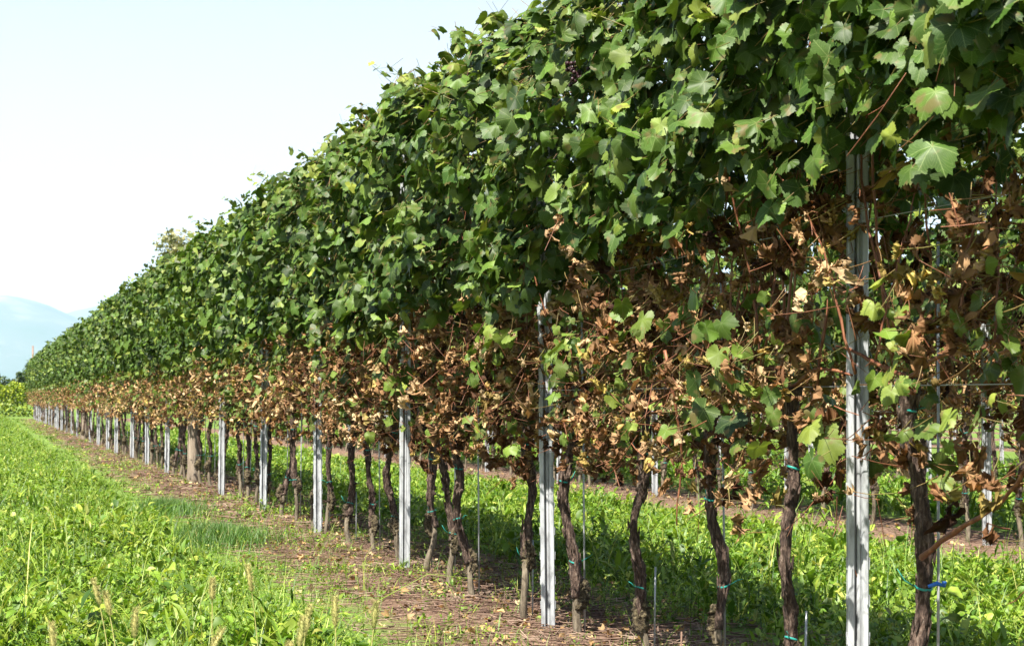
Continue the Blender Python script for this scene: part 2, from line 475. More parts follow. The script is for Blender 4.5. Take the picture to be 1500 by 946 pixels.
    if lod == 'high':
        inner = P + np.stack([-side * rng.uniform(0.015, 0.06, nn), rng.normal(0, 0.04, nn), rng.uniform(-0.02, 0.07, nn)], 1)
        Vs, qs = thin_sticks(inner, P, rng.uniform(0.0009, 0.0016, nn))
        faces.append(qs + len(V)); mi.append(1)
        V = np.vstack([V, Vs]); uv = np.vstack([uv, np.zeros((len(Vs), 2))]); c = np.vstack([c, np.full((len(Vs), 4), 0.5)])
    return make_mesh("foliage", V, faces, [M['leaf'], M['petiole']], mi, uv, c)

def dried_mesh(seed, lod, n, big=1.0, zc=1.08, zs=0.21, gaps=()):
    rng = np.random.default_rng(seed + 5000)
    # dried leaves hang in small clusters along the fruiting wire
    nc = max(6, n // 7)
    C = np.stack([rng.uniform(-0.26, 0.26, nc) * 1.15, rng.uniform(-0.4, 0.4, nc), np.clip(rng.normal(zc, zs, nc), 0.68, 1.62)], 1)
    w = rng.integers(0, nc, n)
    P = C[w] + rng.normal(0, 0.045, (n, 3))
    ok = keep_clear(np.random.default_rng(seed + 2), P, gaps, 0.6)
    P, w = P[ok], w[ok]; n = len(P)
    Nrm = rng.normal(0, 1, (n, 3)) + np.stack([np.sign(P[:, 0]) * 0.6, 0 * P[:, 0], 0 * P[:, 0] + 0.2], 1)
    T = rng.normal(0, 0.55, (n, 3)) + np.array([0, 0, -0.9])
    size = rng.uniform(0.020, 0.054, n) * big * np.where(np.abs(P[:, 0]) < 0.12, 1.15, 1.0)
    tone = np.clip(rng.normal(0.53, 0.22, nc)[w] + rng.normal(0, 0.2, n), 0, 1)
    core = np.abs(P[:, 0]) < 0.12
    tone = np.where(core, tone * 0.55, tone)  # inner leaves coloured darker, painting in the shade inside the band
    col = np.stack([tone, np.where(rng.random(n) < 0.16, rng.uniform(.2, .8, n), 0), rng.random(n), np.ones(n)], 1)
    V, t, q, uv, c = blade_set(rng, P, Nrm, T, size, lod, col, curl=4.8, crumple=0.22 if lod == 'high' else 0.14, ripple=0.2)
    faces, mi = [t, q], [0, 0]
    if lod != 'low':
        inner = P + np.stack([-np.sign(P[:, 0]) * rng.uniform(0.0, 0.09, n), rng.normal(0, 0.06, n), rng.uniform(-0.03, 0.08, n)], 1)
        Vs, qs = thin_sticks(inner, P, rng.uniform(0.0009, 0.0016, n))
        # bare brittle twiglets and dried bunch stems
        m = n // 2 if lod == 'high' else n // 4
        a = C[rng.integers(0, nc, m)] + rng.normal(0, 0.07, (m, 3)); b = a + rng.normal(0, 0.055, (m, 3)) + np.array([0, 0, -0.02])
        Vt, qt = thin_sticks(a, b, rng.uniform(0.0008, 0.0020, m))
        faces += [qs + len(V), qt + len(V) + len(Vs)]; mi += [1, 2]
        ex = len(Vs) + len(Vt)
        V = np.vstack([V, Vs, Vt]); uv = np.vstack([uv, np.zeros((ex, 2))]); c = np.vstack([c, np.full((ex, 4), 0.5)])
    return make_mesh("dried_leaves", V, faces, [M['dry'], M['petiole'], M['cane']], mi, uv, c)

# ------------------------------------------------------------------ vine wood
def trunk_path(rng, head, lean=0.014):
    z = np.linspace(-0.04, head, 64)
    x = np.zeros_like(z); y = np.zeros_like(z)
    for arr, amp in ((x, 0.018), (y, 0.026)):
        for k in range(3):
            arr += amp / (k + 1) * np.sin(z * rng.uniform(4, 7) * (k + 1) + rng.uniform(0, 6.28))
        kk = np.cumsum(rng.normal(0, 0.0030, len(z))); arr += np.convolve(np.pad(kk, 3, mode='edge'), np.ones(7) / 7, 'valid')
        arr -= arr[1]
        arr += rng.normal(0, lean) * (z / head)
    return np.stack([x, 0.6 * y, z], 1)

def bark_noise(rng, amt):
    ph = rng.uniform(0, 6.28, 8); tw = rng.uniform(-4, 4)
    def f(s, th, z):
        r = 1 + amt * (0.5 * np.sin(5 * th + tw * z + ph[0] + 1.5 * np.sin(9 * z + ph[1])) + 0.35 * np.sin(9 * th - tw * z * 1.7 + ph[2])
                       + 0.45 * np.sin(17 * z + 2 * th + ph[3]) + 0.45 * np.sin(57 * z + 3 * th + ph[4]) * np.sin(11 * z + ph[5]))
        return r * (1 + rng.normal(0, amt * 0.36, np.broadcast(th, z).shape))
    return f

def make_trunk(seed, seg=14):
    """returns trunk mesh, graft knot mesh, rootstock mesh and the head point"""
    rng = np.random.default_rng(seed + 900)
    head = rng.uniform(0.96, 1.06)
    P = trunk_path(rng, head)
    zk = rng.uniform(0.16, 0.28); kf = rng.uniform(0.35, 0.85)
    r0 = rng.uniform(0.0142, 0.0188)
    i = P[:, 2] >= zk - 0.02
    Pt = P[i]; s = np.linspace(0, 1, len(Pt))
    rad = r0 * (1.10 - 0.18 * s) * (1 + 0.10 * np.sin(s * 14 + seed)) + 0.014 * np.exp(-((s - 1) / 0.07) ** 2)
    b = MB(); b.add(*tube(Pt, rad, seg, bark_noise(rng, 0.34)))
    # loose strips of bark
    for k in range(22):
        j = rng.integers(2, len(Pt) - 4); a = rng.uniform(0, 6.28); rr = rad[j] * 1.10
        q = np.array([Pt[j + m] + np.array([math.cos(a), math.sin(a), 0]) * (rr + 0.004 * (m == 0) + 0.002 * m) for m in range(4)])
        b.add(*tube(q, [0.001, 0.0045, 0.004, 0.001], 4))
    for k in range(3):     # old pruning scars
        j = rng.integers(8, len(Pt) - 4); a = rng.uniform(0, 6.28); dd = np.array([math.cos(a), math.sin(a), 0.3])
        b.add(*tube([Pt[j], Pt[j] + dd * rad[j] * 1.35, Pt[j] + dd * rad[j] * 1.6], [0.011, 0.009, 0.006], 7))
    trunk = b.mesh("trunk", M['bark'])
    ck = np.array([np.interp(zk, P[:, 2], P[:, 0]), np.interp(zk, P[:, 2], P[:, 1]), zk])
    kz = np.linspace(-0.066, 0.060, 19)
    kn = MB()
    off = rng.normal(0, 0.016, 2)
    kp = np.stack([ck[0] + off[0] * np.cos(kz / 0.066 * 1.5), ck[1] + off[1] * np.cos(kz / 0.066 * 1.5), zk + kz], 1)
    kn.add(*tube(kp, r0 * (0.95 + kf * np.clip(1 - (kz / 0.068) ** 2, 0, 1)), seg, bark_noise(rng, 0.42)))
    knot = kn.mesh("graft_knot", M['knot'])
    rb = MB(); j = P[:, 2] <= zk + 0.01
    rb.add(*tube(P[j], r0 * np.linspace(0.98, 0.80, j.sum()), seg, bark_noise(rng, 0.09)))
    return trunk, knot, rb.mesh("rootstock", M['rootstock']), P, r0

def cane_mesh(rng, start, d, L, r, droop=0.0, wig=0.05, n=12):
    s = np.linspace(0, 1, n)
    P = start + np.outer(s, np.asarray(d)) * L
    P[:, 2] -= droop * s ** 2
    for a in range(3):
        P[:, a] += wig * L * (np.sin(s * rng.uniform(3, 7) + rng.uniform(0, 6)) - 0) * s
    zig = 0.004 * np.where(np.arange(n) % 2 == 0, 1, -1); P[:, 1] += zig
    rad = r * (1 - 0.5 * s) * (1 + 0.16 * (np.arange(n) % 3 == 0))
    b = MB(); b.add(*tube(P, rad, 7))
    return b.mesh("cane", M['cane'])

def cane_set(seed, head, count):
    rng = np.random.default_rng(seed + 300)
    out = []
    for k in range(count):
        if k < 2:    # arms trained along the wire
            sg = 1 if k == 0 else -1
            out.append(cane_mesh(rng, head, (rng.normal(0, 0.08), sg * 0.9, 0.28), rng.uniform(0.34, 0.48), 0.0068, 0.06, 0.05))
        else:        # upright shoots
            st = head + np.array([rng.normal(0, 0.05), rng.uniform(-0.3, 0.3), rng.uniform(-0.06, 0.15)])
            out.append(cane_mesh(rng, st, (rng.normal(0, 0.12) + 0.02, rng.normal(0, 0.15), 1.0), rng.uniform(0.5, 1.30), rng.uniform(0.0028, 0.0050), 0.0, 0.05, 16))
    return out

def tie_mesh(P, r0, z, rng, stake_xy):
    c = np.array([np.interp(z, P[:, 2], P[:, 0]), np.interp(z, P[:, 2], P[:, 1]), z])
    th = np.linspace(0, 2 * math.pi, 18, endpoint=False)
    b = MB(); w2 = 0.003
    rr = r0 * 1.22
    V, Q = [], []
    for t in th:
        x, y = c[0] + rr * math.cos(t), c[1] + rr * math.sin(t)
        tz = 0.006 * math.sin(t + z * 40)
        V += [(x, y, z - w2 + tz), (x, y, z + w2 + tz), (c[0] + (rr + .0015) * math.cos(t), c[1] + (rr + .0015) * math.sin(t), z + tz)]
    for k in range(18):
        a, d = 3 * k, 3 * ((k + 1) % 18)
        Q += [(a, d, d + 2, a + 2), (a + 2, d + 2, d + 1, a + 1)]
    b.add(V, None, Q)
    # loop to the stake and a loose tail
    sx, sy = stake_xy
    q = np.array([[c[0] + rr, c[1], z], [(c[0] + sx) / 2 + rr * .6, (c[1] + sy) / 2, z + .004], [sx, sy, z + .002]])
    b.add(*tube(q, 0.0018, 4))
    L = rng.uniform(0.02, 0.055); a = rng.choice([math.pi, math.pi * 1.3, -0.6])
    q = np.array([[c[0] + rr * math.cos(a), c[1] + rr * math.sin(a), z], [c[0] + (rr + L * .6) * math.cos(a), c[1] + (rr + L * .6) * math.sin(a), z + .018], [c[0] + (rr + L) * math.cos(a), c[1] + (rr + L) * math.sin(a), z + rng.uniform(0.0, 0.05)]])
    b.add(*tube(q, [0.0018, 0.0016, 0.001], 4))
    return b.mesh("vine_tie", M['tie'])

def grapes(rng, c, n=34, r=0.0085, squash=1.0):
    b = MB()
    u = np.linspace(0, math.pi, 7)[1:-1]; v = np.linspace(0, 2 * math.pi, 9)[:-1]
    S = np.array([[math.sin(a) * math.cos(k), math.sin(a) * math.sin(k), math.cos(a)] for a in u for k in v] + [[0, 0, 1], [0, 0, -1]])
    Q = [(i * 8 + j, i * 8 + (j + 1) % 8, (i + 1) * 8 + (j + 1) % 8, (i + 1) * 8 + j) for i in range(4) for j in range(8)]
    T = [(40, (j + 1) % 8, j) for j in range(8)] + [(41, 32 + j, 32 + (j + 1) % 8) for j in range(8)]
    for k in range(n):
        f = k / n
        p = c + np.array([rng.normal(0, 0.017 * (1 - f * 0.6)), rng.normal(0, 0.017 * (1 - f * 0.6)), -f * 0.10])
        b.add(S * r * rng.uniform(0.85, 1.1) + p, T, Q)
    return b.mesh("grape_bunch", M['grape'])

ROW_X, ROW_GAP, POST_GAP, VINE_GAP = 2.30, 3.96, 2.87, 0.716
ORD = ["first", "second", "third", "fourth", "fifth", "sixth", "seventh", "eighth", "ninth", "tenth", "eleventh", "twelfth"]

def build_vine(seed, lod, n_green, n_dry, canes, ties, bunches=0, big=1.0, zc=1.05, zs=0.20, zg=1.22, gaps=(), extra=()):
    root = bpy.data.objects.new("grapevine", None)
    COL.objects.link(root)
    tr, kn, rs, P, r0 = make_trunk(seed, 16 if lod == 'high' else 9)
    t = link("trunk", tr, root)
    link("graft_knot", kn, t)
    link("rootstock", rs, root)
    head = P[-1]
    rng = np.random.default_rng(seed + 77)
    for me in cane_set(seed, head, canes):
        link("cane", me, root)
    for z in ties:
        link("vine_tie", tie_mesh(P, r0, z, rng, (P[len(P) // 2, 0] + 0.035, P[len(P) // 2, 1] + 0.02)), root)
    link("foliage", foliage_mesh(seed, lod, n_green, big, zg, gaps, extra), root)
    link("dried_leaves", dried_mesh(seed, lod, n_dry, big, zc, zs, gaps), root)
    for k in range(bunches):
        link("grape_bunch", grapes(rng, np.array([-0.30, rng.uniform(-.25, .25), rng.uniform(1.5, 2.6)])), root)
    root["head"] = [float(v) for v in head]
    return root

def copy_thing(o, parent=None):
    c = o.copy()
    COL.objects.link(c)
    if parent is not None:
        c.parent = parent
    for ch in list(o.children):
        copy_thing(ch, c)
    return c

# ------------------------------------------------------------------ ground, mountains
def graded(lo, hi, near, k, n):
    t = np.linspace(0, 1, n)
    g = near * (np.exp(k * t) - 1) / (math.exp(k) - 1)
    return g * hi if lo == 0 else g

gx = np.unique(np.concatenate([-np.geomspace(20, 38000, 22)[::-1], np.linspace(-20, 40, 61), np.geomspace(45, 38000, 22)]))
gy = np.unique(np.concatenate([-np.geomspace(20, 18000, 14)[::-1], np.linspace(-20, 110, 66), np.geomspace(115, 36000, 26)]))
GX, GY = np.meshgrid(gx, gy, indexing='ij')
nx, ny = GX.shape
idx = np.arange(nx * ny).reshape(nx, ny)
gq = np.stack([idx[:-1, :-1], idx[1:, :-1], idx[1:, 1:], idx[:-1, 1:]], -1).reshape(-1, 4)

def ground_material():
    m, nt, p, out = material("vineyard_ground")
    geo = N(nt, "ShaderNodeTexCoord")
    sx = N(nt, "ShaderNodeSeparateXYZ")
    nt.links.new(geo.outputs["Object"], sx.inputs[0])
    # distance across to the nearest row of vines
    f = math_n(nt, 'FRACT', math_n(nt, 'ADD', math_n(nt, 'DIVIDE', math_n(nt, 'SUBTRACT', sx.outputs[0], ROW_X), ROW_GAP), 100.5))
    d = math_n(nt, 'MULTIPLY', math_n(nt, 'ABSOLUTE', math_n(nt, 'SUBTRACT', f, 0.5)), ROW_GAP)
    n1 = N(nt, "ShaderNodeTexNoise"); n1.inputs["Scale"].default_value = 3.5; n1.inputs["Detail"].default_value = 5
    n2 = N(nt, "ShaderNodeTexNoise"); n2.inputs["Scale"].default_value = 45; n2.inputs["Detail"].default_value = 6
    n3 = N(nt, "ShaderNodeTexNoise"); n3.inputs["Scale"].default_value = 0.05; n3.inputs["Detail"].default_value = 4
    for n in (n1, n2, n3):
        nt.links.new(geo.outputs["Object"], n.inputs["Vector"])
    e = math_n(nt, 'ADD', d, math_n(nt, 'MULTIPLY', math_n(nt, 'SUBTRACT', n1.outputs[0], 0.5), 0.9))
    k = ramp(nt, e, [(0.45, (0, 0, 0)), (0.80, (1, 1, 1))])
    far = math_n(nt, 'GREATER_THAN', sx.outputs[1], 88.0)
    k = math_n(nt, 'MAXIMUM', k, far)
    soil = ramp(nt, n2.outputs[0], [(0.3, (0.050, 0.029, 0.020)), (0.5, (0.125, 0.078, 0.055)), (0.7, (0.25, 0.18, 0.13))])
    grass = ramp(nt, n2.outputs[0], [(0.3, (0.05, 0.09, 0.02)), (0.55, (0.075, 0.13, 0.02)), (0.75, (0.15, 0.20, 0.045))])
    grass = mix_rgb(nt, math_n(nt, 'MULTIPLY', n3.outputs[0], 0.5), grass, (0.16, 0.22, 0.06))
    nt.links.new(mix_rgb(nt, k, soil, grass), p.inputs["Base Color"])
    p.inputs["Roughness"].default_value = 0.95
    p.inputs["Specular IOR Level"].default_value = 0.1
    b = N(nt, "ShaderNodeBump"); b.inputs["Strength"].default_value = 0.8; b.inputs["Distance"].default_value = 0.03
    nt.links.new(n2.outputs[0], b.inputs["Height"]); nt.links.new(b.outputs[0], p.inputs["Normal"])
    return m
M['ground'] = ground_material()
tag(link("ground", make_mesh("ground", np.stack([GX.ravel(), GY.ravel(), 0 * GX.ravel()], 1), [gq], [M['ground']])), kind='structure')

def mountain(name, dist, depth, pts, seed):
    rng = np.random.default_rng(seed)
    px = np.array([p[0] for p in pts], float); py = np.array([p[1] for p in pts], float)
    U = np.linspace(px[0], px[-1], 260); Vv = np.linspace(0, 1, 26)
    H = np.interp(U, px, (582 - py) / 2800 * dist + CAM_H)
    for k in range(6):
        H += rng.normal(0, 1) * dist * 0.0012 / (k + 1) * np.sin(U * 0.012 * (1.9 ** k) + rng.uniform(0, 6.28))
    LX = (U + 30) / 2800 * dist
    UU, VV = np.meshgrid(np.arange(260), Vv, indexing='ij')
    prof = np.interp(VV, [0, 0.15, 0.5, 0.75, 1], [-0.01, 0.18, 0.72, 1.0, 0.2])
    rough = sum(np.sin(UU * 0.11 * 1.8 ** k + 7 * VV * (k + 1) + rng.uniform(0, 6)) * 0.06 / (k + 1) for k in range(4))
    Zm = np.maximum(H[UU] * prof * (1 + rough * (1 - prof)), -0.5)
    Zm = np.where(VV == 0, -0.5, Zm)
    V = np.stack([LX[UU].ravel(), (dist + (VV - 0.75) * depth).ravel(), Zm.ravel()], 1)
    ii = np.arange(260 * 26).reshape(260, 26)
    q = np.stack([ii[:-1, :-1], ii[1:, :-1], ii[1:, 1:], ii[:-1, 1:]], -1).reshape(-1, 4)
    tag(link(name, make_mesh(name, V, [q], [M['mountain']])), kind='structure')

mountain("mountain", 20000, 5000, [(-2600, 500), (-1500, 420), (-700, 470), (-250, 462), (-100, 440), (0, 433), (28, 437), (60, 445), (95, 465), (140, 480), (400, 500), (1200, 470), (2400, 500)], 1)
mountain("mountain", 28000, 6000, [(-2000, 480), (-600, 470), (0, 480), (60, 475), (95, 456), (130, 446), (165, 437), (320, 425), (800, 450), (2000, 480)], 2)

# the air: a closed box of even, thin haze round the whole scene
hz, hnt, hp, hout = material("haze")
hnt.nodes.remove(hp)
pv = N(hnt, "ShaderNodeVolumePrincipled")
pv.inputs["Color"].default_value = (0.56, 0.80, 1.0, 1)
pv.inputs["Density"].default_value = 3.8e-5
pv.inputs["Anisotropy"].default_value = 0.0
hnt.links.new(pv.outputs[0], hout.inputs["Volume"])
hb = MB(); hb.add(*box((0, 9000, 899.5), (84000, 62000, 1801)))
tag(link("haze", hb.mesh("haze", hz, False)), kind='stuff')

# ------------------------------------------------------------------ trellis posts
def steel_post_mesh(h=2.45, seed=0):
    c = np.array([(-.018, .034), (-.027, .028), (-.027, .003), (-.025, .0), (-.013, .0), (-.011, .004), (-.008, .026), (-.003, .026), (-.001, .012), (.004, .009), (.009, .012), (.011, .004), (.013, .0), (.025, .0), (.027, .003), (.027, .028), (.018, .034)])
    t = norm(np.gradient(c, axis=0)); n = np.stack([-t[:, 1], t[:, 0]], 1) * 0.0011
    ring = np.concatenate([c + n, (c - n)[::-1]]); m = len(ring)
    zs = np.array([-0.05, h])
    V = np.concatenate([np.column_stack([ring, np.full(m, z)]) for z in zs])
    Q = [(i, (i + 1) % m, m + (i + 1) % m, m + i) for i in range(m)]
    k = len(c)
    Q += [(m + i, m + i + 1, m + m - 2 - i, m + m - 1 - i) for i in range(k - 1)]
    b = MB(); b.add(V, None, Q)
    for z in np.arange(0.10, h - 0.05, 0.10):     # punched wire hooks along both edges
        for s in (-1, 1):
            b.add(*box((s * 0.0292, 0.010, z), (0.004, 0.008, 0.022)))
            b.add(*box((s * 0.0302, 0.010, z + 0.015), (0.0035, 0.006, 0.012)))
    return b.mesh("steel_post", M['steel'], smooth=False)

post_me = steel_post_mesh()
def wood_post_mesh(seed, r):
    rng = np.random.default_rng(seed)
    z = np.linspace(-0.05, 2.3, 30)
    P = np.stack([0.006 * np.sin(z * 2), 0.006 * np.cos(z * 1.7), z], 1)
    b = MB(); b.add(*tube(P, r * (1.06 - 0.03 * z), 20, bark_noise(rng, 0.05)))
    return b.mesh("wooden_post", M['wood'])

ROW1_POSTS = [4.82, 7.679, 10.443, 13.338, 16.099, 18.93, 21.80, 24.60, 27.55, 30.50, 33.45] + [33.45 + 2.87 * k for k in range(1, 19)]
ROW1_POSTS = [0.978 * p for p in ROW1_POSTS]     # the posts stand on the near side of the trunks
WOODEN = {6, 14}
rng0 = np.random.default_rng(3)
n_after = 0
for i, y in enumerate(ROW1_POSTS):
    if i in WOODEN:
        o = link("wooden_post", wood_post_mesh(i, 0.064), None, (ROW_X - 0.02, y, 0))
        tag(o, "thick round brown wooden post of the front row, the nearer of two" if i == 6 else
            "thick round wooden post near the far left end of the front row", "post", "wooden posts of the front row")
        continue
    o = link("steel_post", post_me, None, (ROW_X - 0.05 + rng0.normal(0, 0.012), y, 0), R(-14 + rng0.normal(0, 4)))
    o.rotation_euler[1] = R(rng0.normal(0, 0.3)); o.rotation_euler[0] = R(rng0.normal(0, 0.3))
    if i == 0:
        o.rotation_euler = (0, R(0.35), R(-16))
    if i < 6:
        lab = ["tallest and widest pale galvanised steel post, nearest one, at the right of the front row",
               "second pale steel post of the front row counted from the right, whole foot visible",
               "third pale steel post of the front row counted from the right",
               "fourth pale steel post of the front row counted from the right",
               "fifth pale steel post of the front row, second one right of the wooden post",
               "pale steel post of the front row just right of the thick wooden post"][i]
        grp = "steel posts of the front row"
    else:
        if i < 14:
            lab = "%s steel post of the front row beyond the thick wooden post" % ORD[n_after]
            grp = "steel posts of the front row"
        else:
            lab = "thin far steel post of the front row beyond the second wooden post"
            grp = "far steel posts of the front row"
        n_after += 1
    tag(o, lab, "post", grp)

# ------------------------------------------------------------------ front row of vines
near_t = [2.95, 3.62, 4.401, 5.056, 5.848, 6.512, 7.273, 7.882, 8.742, 9.304, 10.085, 10.733, 11.423, 12.155, 12.956]
t_list = list(near_t)
while t_list[-1] < 85.5:
    t_list.append(t_list[-1] + VINE_GAP)
rv = np.random.default_rng(11)
near_label = {
    0: "grapevine of the front row at the right edge, mostly out of frame",
    1: "front row grapevine whose tan dried leaves fill the right edge of the photo",
    2: "grapevine just right of the nearest steel post, trunk held by a blue clip",
    3: "grapevine with dark rough trunk just left of the nearest steel post",
    4: "grapevine with crooked dark trunk and mossy knot, second left of the nearest steel post",
    5: "grapevine with twisted reddish trunk and knot above grey foot, third left of nearest post",
    6: "grapevine with straight knobbly trunk just right of the second steel post",
    7: "grapevine half hidden behind the second steel post, dark trunk to its left",
    8: "grapevine with a small red tag high on its trunk",
    9: "grapevine with thin bent trunk just left of the red tagged vine",
    10: "grapevine with knobbly trunk just right of the third steel post",
}
stake_mb = MB(); stake_mb.add(*tube([(0, 0, -0.05), (0.002, 0.001, 0.5), (0, 0, 1.35)], 0.0038, 7))
stake_me = stake_mb.mesh("vine_stake", M['stake'])
sh_mb = MB(); sh_mb.add(*tube([(0, 0, -0.05), (0.004, 0.002, 0.2), (0.006, 0, 0.34)], 0.0034, 7))
short_me = sh_mb.mesh("vine_stake", M['stake'])

vines = []
re_ = random.Random(6)
EXTRA = {3: [(-0.30 + re_.uniform(-.05, .05), re_.uniform(-.34, -.02), re_.uniform(0.80, 1.22), re_.uniform(0.035, 0.062)) for _ in range(9)],
         2: [(-0.20 + re_.uniform(-.05, .05), re_.uniform(0.10, .24), re_.uniform(0.62, 0.9), re_.uniform(0.04, 0.06)) for _ in range(3)],
         6: [(-0.32 + re_.uniform(-.05, .05), re_.uniform(-.2, .1), re_.uniform(1.16, 1.34), re_.uniform(0.04, 0.058)) for _ in range(6)]}
mids, fars = [], []
def bay_label(y):
    """which bay of posts the vine stands in, and its place in it"""
    k = sum(1 for p in ROW1_POSTS if p < y)
    j = sum(1 for q in t_list if ROW1_POSTS[k - 1] < q <= y) - 1
    return k, j
N_MID = 10
for i, y in enumerate(t_list):
    off = rv.normal(0, 0.03)
    if i < 15:
        v = build_vine(100 + i, 'high', 1080, 360, 9, (0.47, 0.92) if i == 2 else (0.30 + 0.04 * (i % 3), 0.62 + 0.05 * (i % 2), 0.94) if i % 2 == 0 else (0.27, 0.75), bunches=1 if i in (5, 7, 9) else 0,
                       zc=1.14 if i < 6 else 1.08, zs=0.26 if i < 6 else 0.21, zg=1.42 if i < 6 else 1.24,
                       gaps=[(p - y, 1.7 if p < 5 else 1.35) for p in ROW1_POSTS if abs(p - y) < 0.9], extra=EXTRA.get(i, ()))
        v.location = (ROW_X + off, y, 0)
    elif y < 34:
        if len(mids) < N_MID:
            v = build_vine(200 + len(mids), 'mid', 780, 270, 4, (0.32, 0.70))
            mids.append(v)
        else:
            v = copy_thing(mids[rv.integers(0, N_MID)])
        v.location = (ROW_X + off, y, 0)
        v.rotation_euler[2] = math.pi * rv.integers(0, 2)
    else:
        if len(fars) < 6:
            v = build_vine(400 + len(fars), 'low', 580, 210, 0, (), big=1.12)
            fars.append(v)
        else:
            v = copy_thing(fars[rv.integers(0, 6)])
        v.location = (ROW_X + off, y, 0)
        v.rotation_euler[2] = math.pi * rv.integers(0, 2)
    if y > 11.2:
        v.scale = (1, 1, 1 + rv.normal(0, 0.022))
    k, j = bay_label(y) if y > ROW1_POSTS[0] else (0, 0)
    if i in near_label:
        lab, grp = near_label[i], "grapevines of the front row"
    elif k <= 6:
        lab = "grapevine of the front row, %s trunk left of the %s steel post from the right" % (ORD[j], ORD[k - 1])
        grp = "grapevines of the front row"
    elif k <= 14:
        what = "the nearer wooden post" if k == 7 else "the %s steel post beyond the wooden post" % ORD[k - 8]
        lab = "grapevine of the front row, %s trunk beyond %s" % (ORD[j], what)
        grp = "grapevines of the front row"
    else:
        lab, grp = "small distant grapevine of the front row beyond the second wooden post", "distant grapevines of the front row"
    tag(v, lab, "grapevine", grp)
    vines.append(v)
    # a thin stake beside the trunk
    if y < 40:
        short = i in (3, 5, 7, 11, 13)
        s = link("vine_stake", short_me if short else stake_me, None, (ROW_X + off + 0.036, y + 0.022, 0))
        s.rotation_euler = (R(rv.normal(0, 0.8)), R(rv.normal(0, 0.8)), 0)
        if i < 26 and lab is not None:
            if k == 0:
                sl = ["thin grey steel stake at the right edge, beside the outermost trunk", "thin grey stake beside the vine at the right edge",
                      "thin grey stake with a blue clip beside the trunk right of the nearest steel post"][min(i, 2)]
            elif k <= 6:
                sl = "thin grey stake beside the %s trunk left of the %s steel post from the right" % (ORD[j], ORD[k - 1])
            else:
                sl = "thin grey stake beside the %s trunk beyond the nearer wooden post" % ORD[j]
            if i == 2:
                sl = "thin grey stake with a blue clip beside the trunk right of the nearest steel post"
            tag(s, sl, "stake", "thin stakes of the front row")
        else:
            tag(s, "thin far grey stake beside a trunk of the front row near the wooden post", "stake", "far thin stakes of the front row")

# details on single vines
v = vines[2]
b = MB(); b.add(*tube([(-0.012, -0.026, 0.475), (0.008, -0.034, 0.483), (0.030, -0.036, 0.476)], [0.0045, 0.006, 0.004], 8))
b.add(*box((0.024, -0.042, 0.485), (0.009, 0.008, 0.008)))
link("clip", b.mesh("clip", M['blue']), v)
c = cane_mesh(np.random.default_rng(5), np.array([-0.04, -0.05, 0.55]), (-0.03, -0.62, 0.26), 1.0, 0.0075, -0.02, 0.02)
link("cane", c, v)
v = vines[8]
tco = np.array([q.co for q in v.children[0].data.vertices]); tc = tco[np.abs(tco[:, 2] - 0.63) < 0.03].mean(0)
b = MB(); b.add(*tube([tc + np.array((-0.026, -0.018, -0.028)), tc + np.array((-0.032, -0.022, 0.0)), tc + np.array((-0.026, -0.018, 0.028))], [0.010, 0.013, 0.010], 8))
tg = link("tag", b.mesh("tag", M['red']), v); tg["label"] = "small bright red tag high on trunk"
v = vines[4]
c = cane_mesh(np.random.default_rng(8), np.array([-0.22, -0.12, 1.10]), (0.10, 0.04, -0.62), 0.86, 0.0050, 0.05, 0.05)
o = link("cane", c, v); o["label"] = "long bare orange cane hanging below the leaves"

# ------------------------------------------------------------------ the rows behind
far2 = []
for row, (t0, t1, p0, n) in enumerate([(9.2, 46, 11.07 - 0.0, 11), (15, 54, 16.2, 12), (20, 62, 21.5, 12), (26, 66, 27.0, 12)], start=1):
    X = ROW_X + ROW_GAP * row
    name = ["second", "third", "fourth", "fifth"][row - 1]
    y = t0
    while y < t1:
        if row == 1 and y < 24:
            v = copy_thing(mids[rv.integers(0, N_MID)])
        else:
            v = copy_thing(fars[rv.integers(0, 6)])
        v.location = (X + rv.normal(0, 0.03), y, 0)
        v.rotation_euler[2] = math.pi * rv.integers(0, 2)
        tag(v, "grapevine of the %s row, half hidden behind the front trunks" % name, "grapevine", "grapevines of the %s row" % name)
        y += VINE_GAP * 1.0 + rv.normal(0, 0.03)
    for k in range(n):
        py = p0 + k * 3.15
        if py > t1:
            break
        o = link("steel_post", post_me, None, (X, py, 0), R(-12 + rv.normal(0, 4)))
        if row == 1 and k in (0, 2):
            lab = "pale steel post of the second row, seen right of the nearest front post" if k == 0 else "pale steel post of the second row, seen right of the third left trunk"
        else:
            lab = "pale steel post of the %s row glimpsed between the front trunks" % name
        tag(o, lab, "post", "steel posts of the %s row" % name)

def wire(X, z, y0, y1, seed, label, r=0.0014):
    rng = np.random.default_rng(seed)
    ys = np.linspace(y0, y1, 60)
    P = np.stack([X + 0 * ys, ys, z + 0.006 * np.sin(ys * 2.19 + seed)], 1)
    b = MB(); b.add(*tube(P, r, 5))
    tag(link("trellis_wire", b.mesh("trellis_wire", M['wire'])), label, "wire", "trellis wires")
wire(ROW_X - 0.036, 0.98, 2.4, 85.5, 1, "lowest trellis wire of the front row, among the brown leaves", 0.0013)
wire(ROW_X - 0.036, 1.42, 2.4, 85.5, 2, "middle trellis wire of the front row, where green leaves begin")
wire(ROW_X + 0.036, 1.95, 2.4, 85.5, 3, "upper trellis wire of the front row, buried in green leaves")
wire(ROW_X + ROW_GAP - 0.036, 0.85, 9, 47, 4, "trellis wire of the second row seen below the brown leaves", 0.0018)

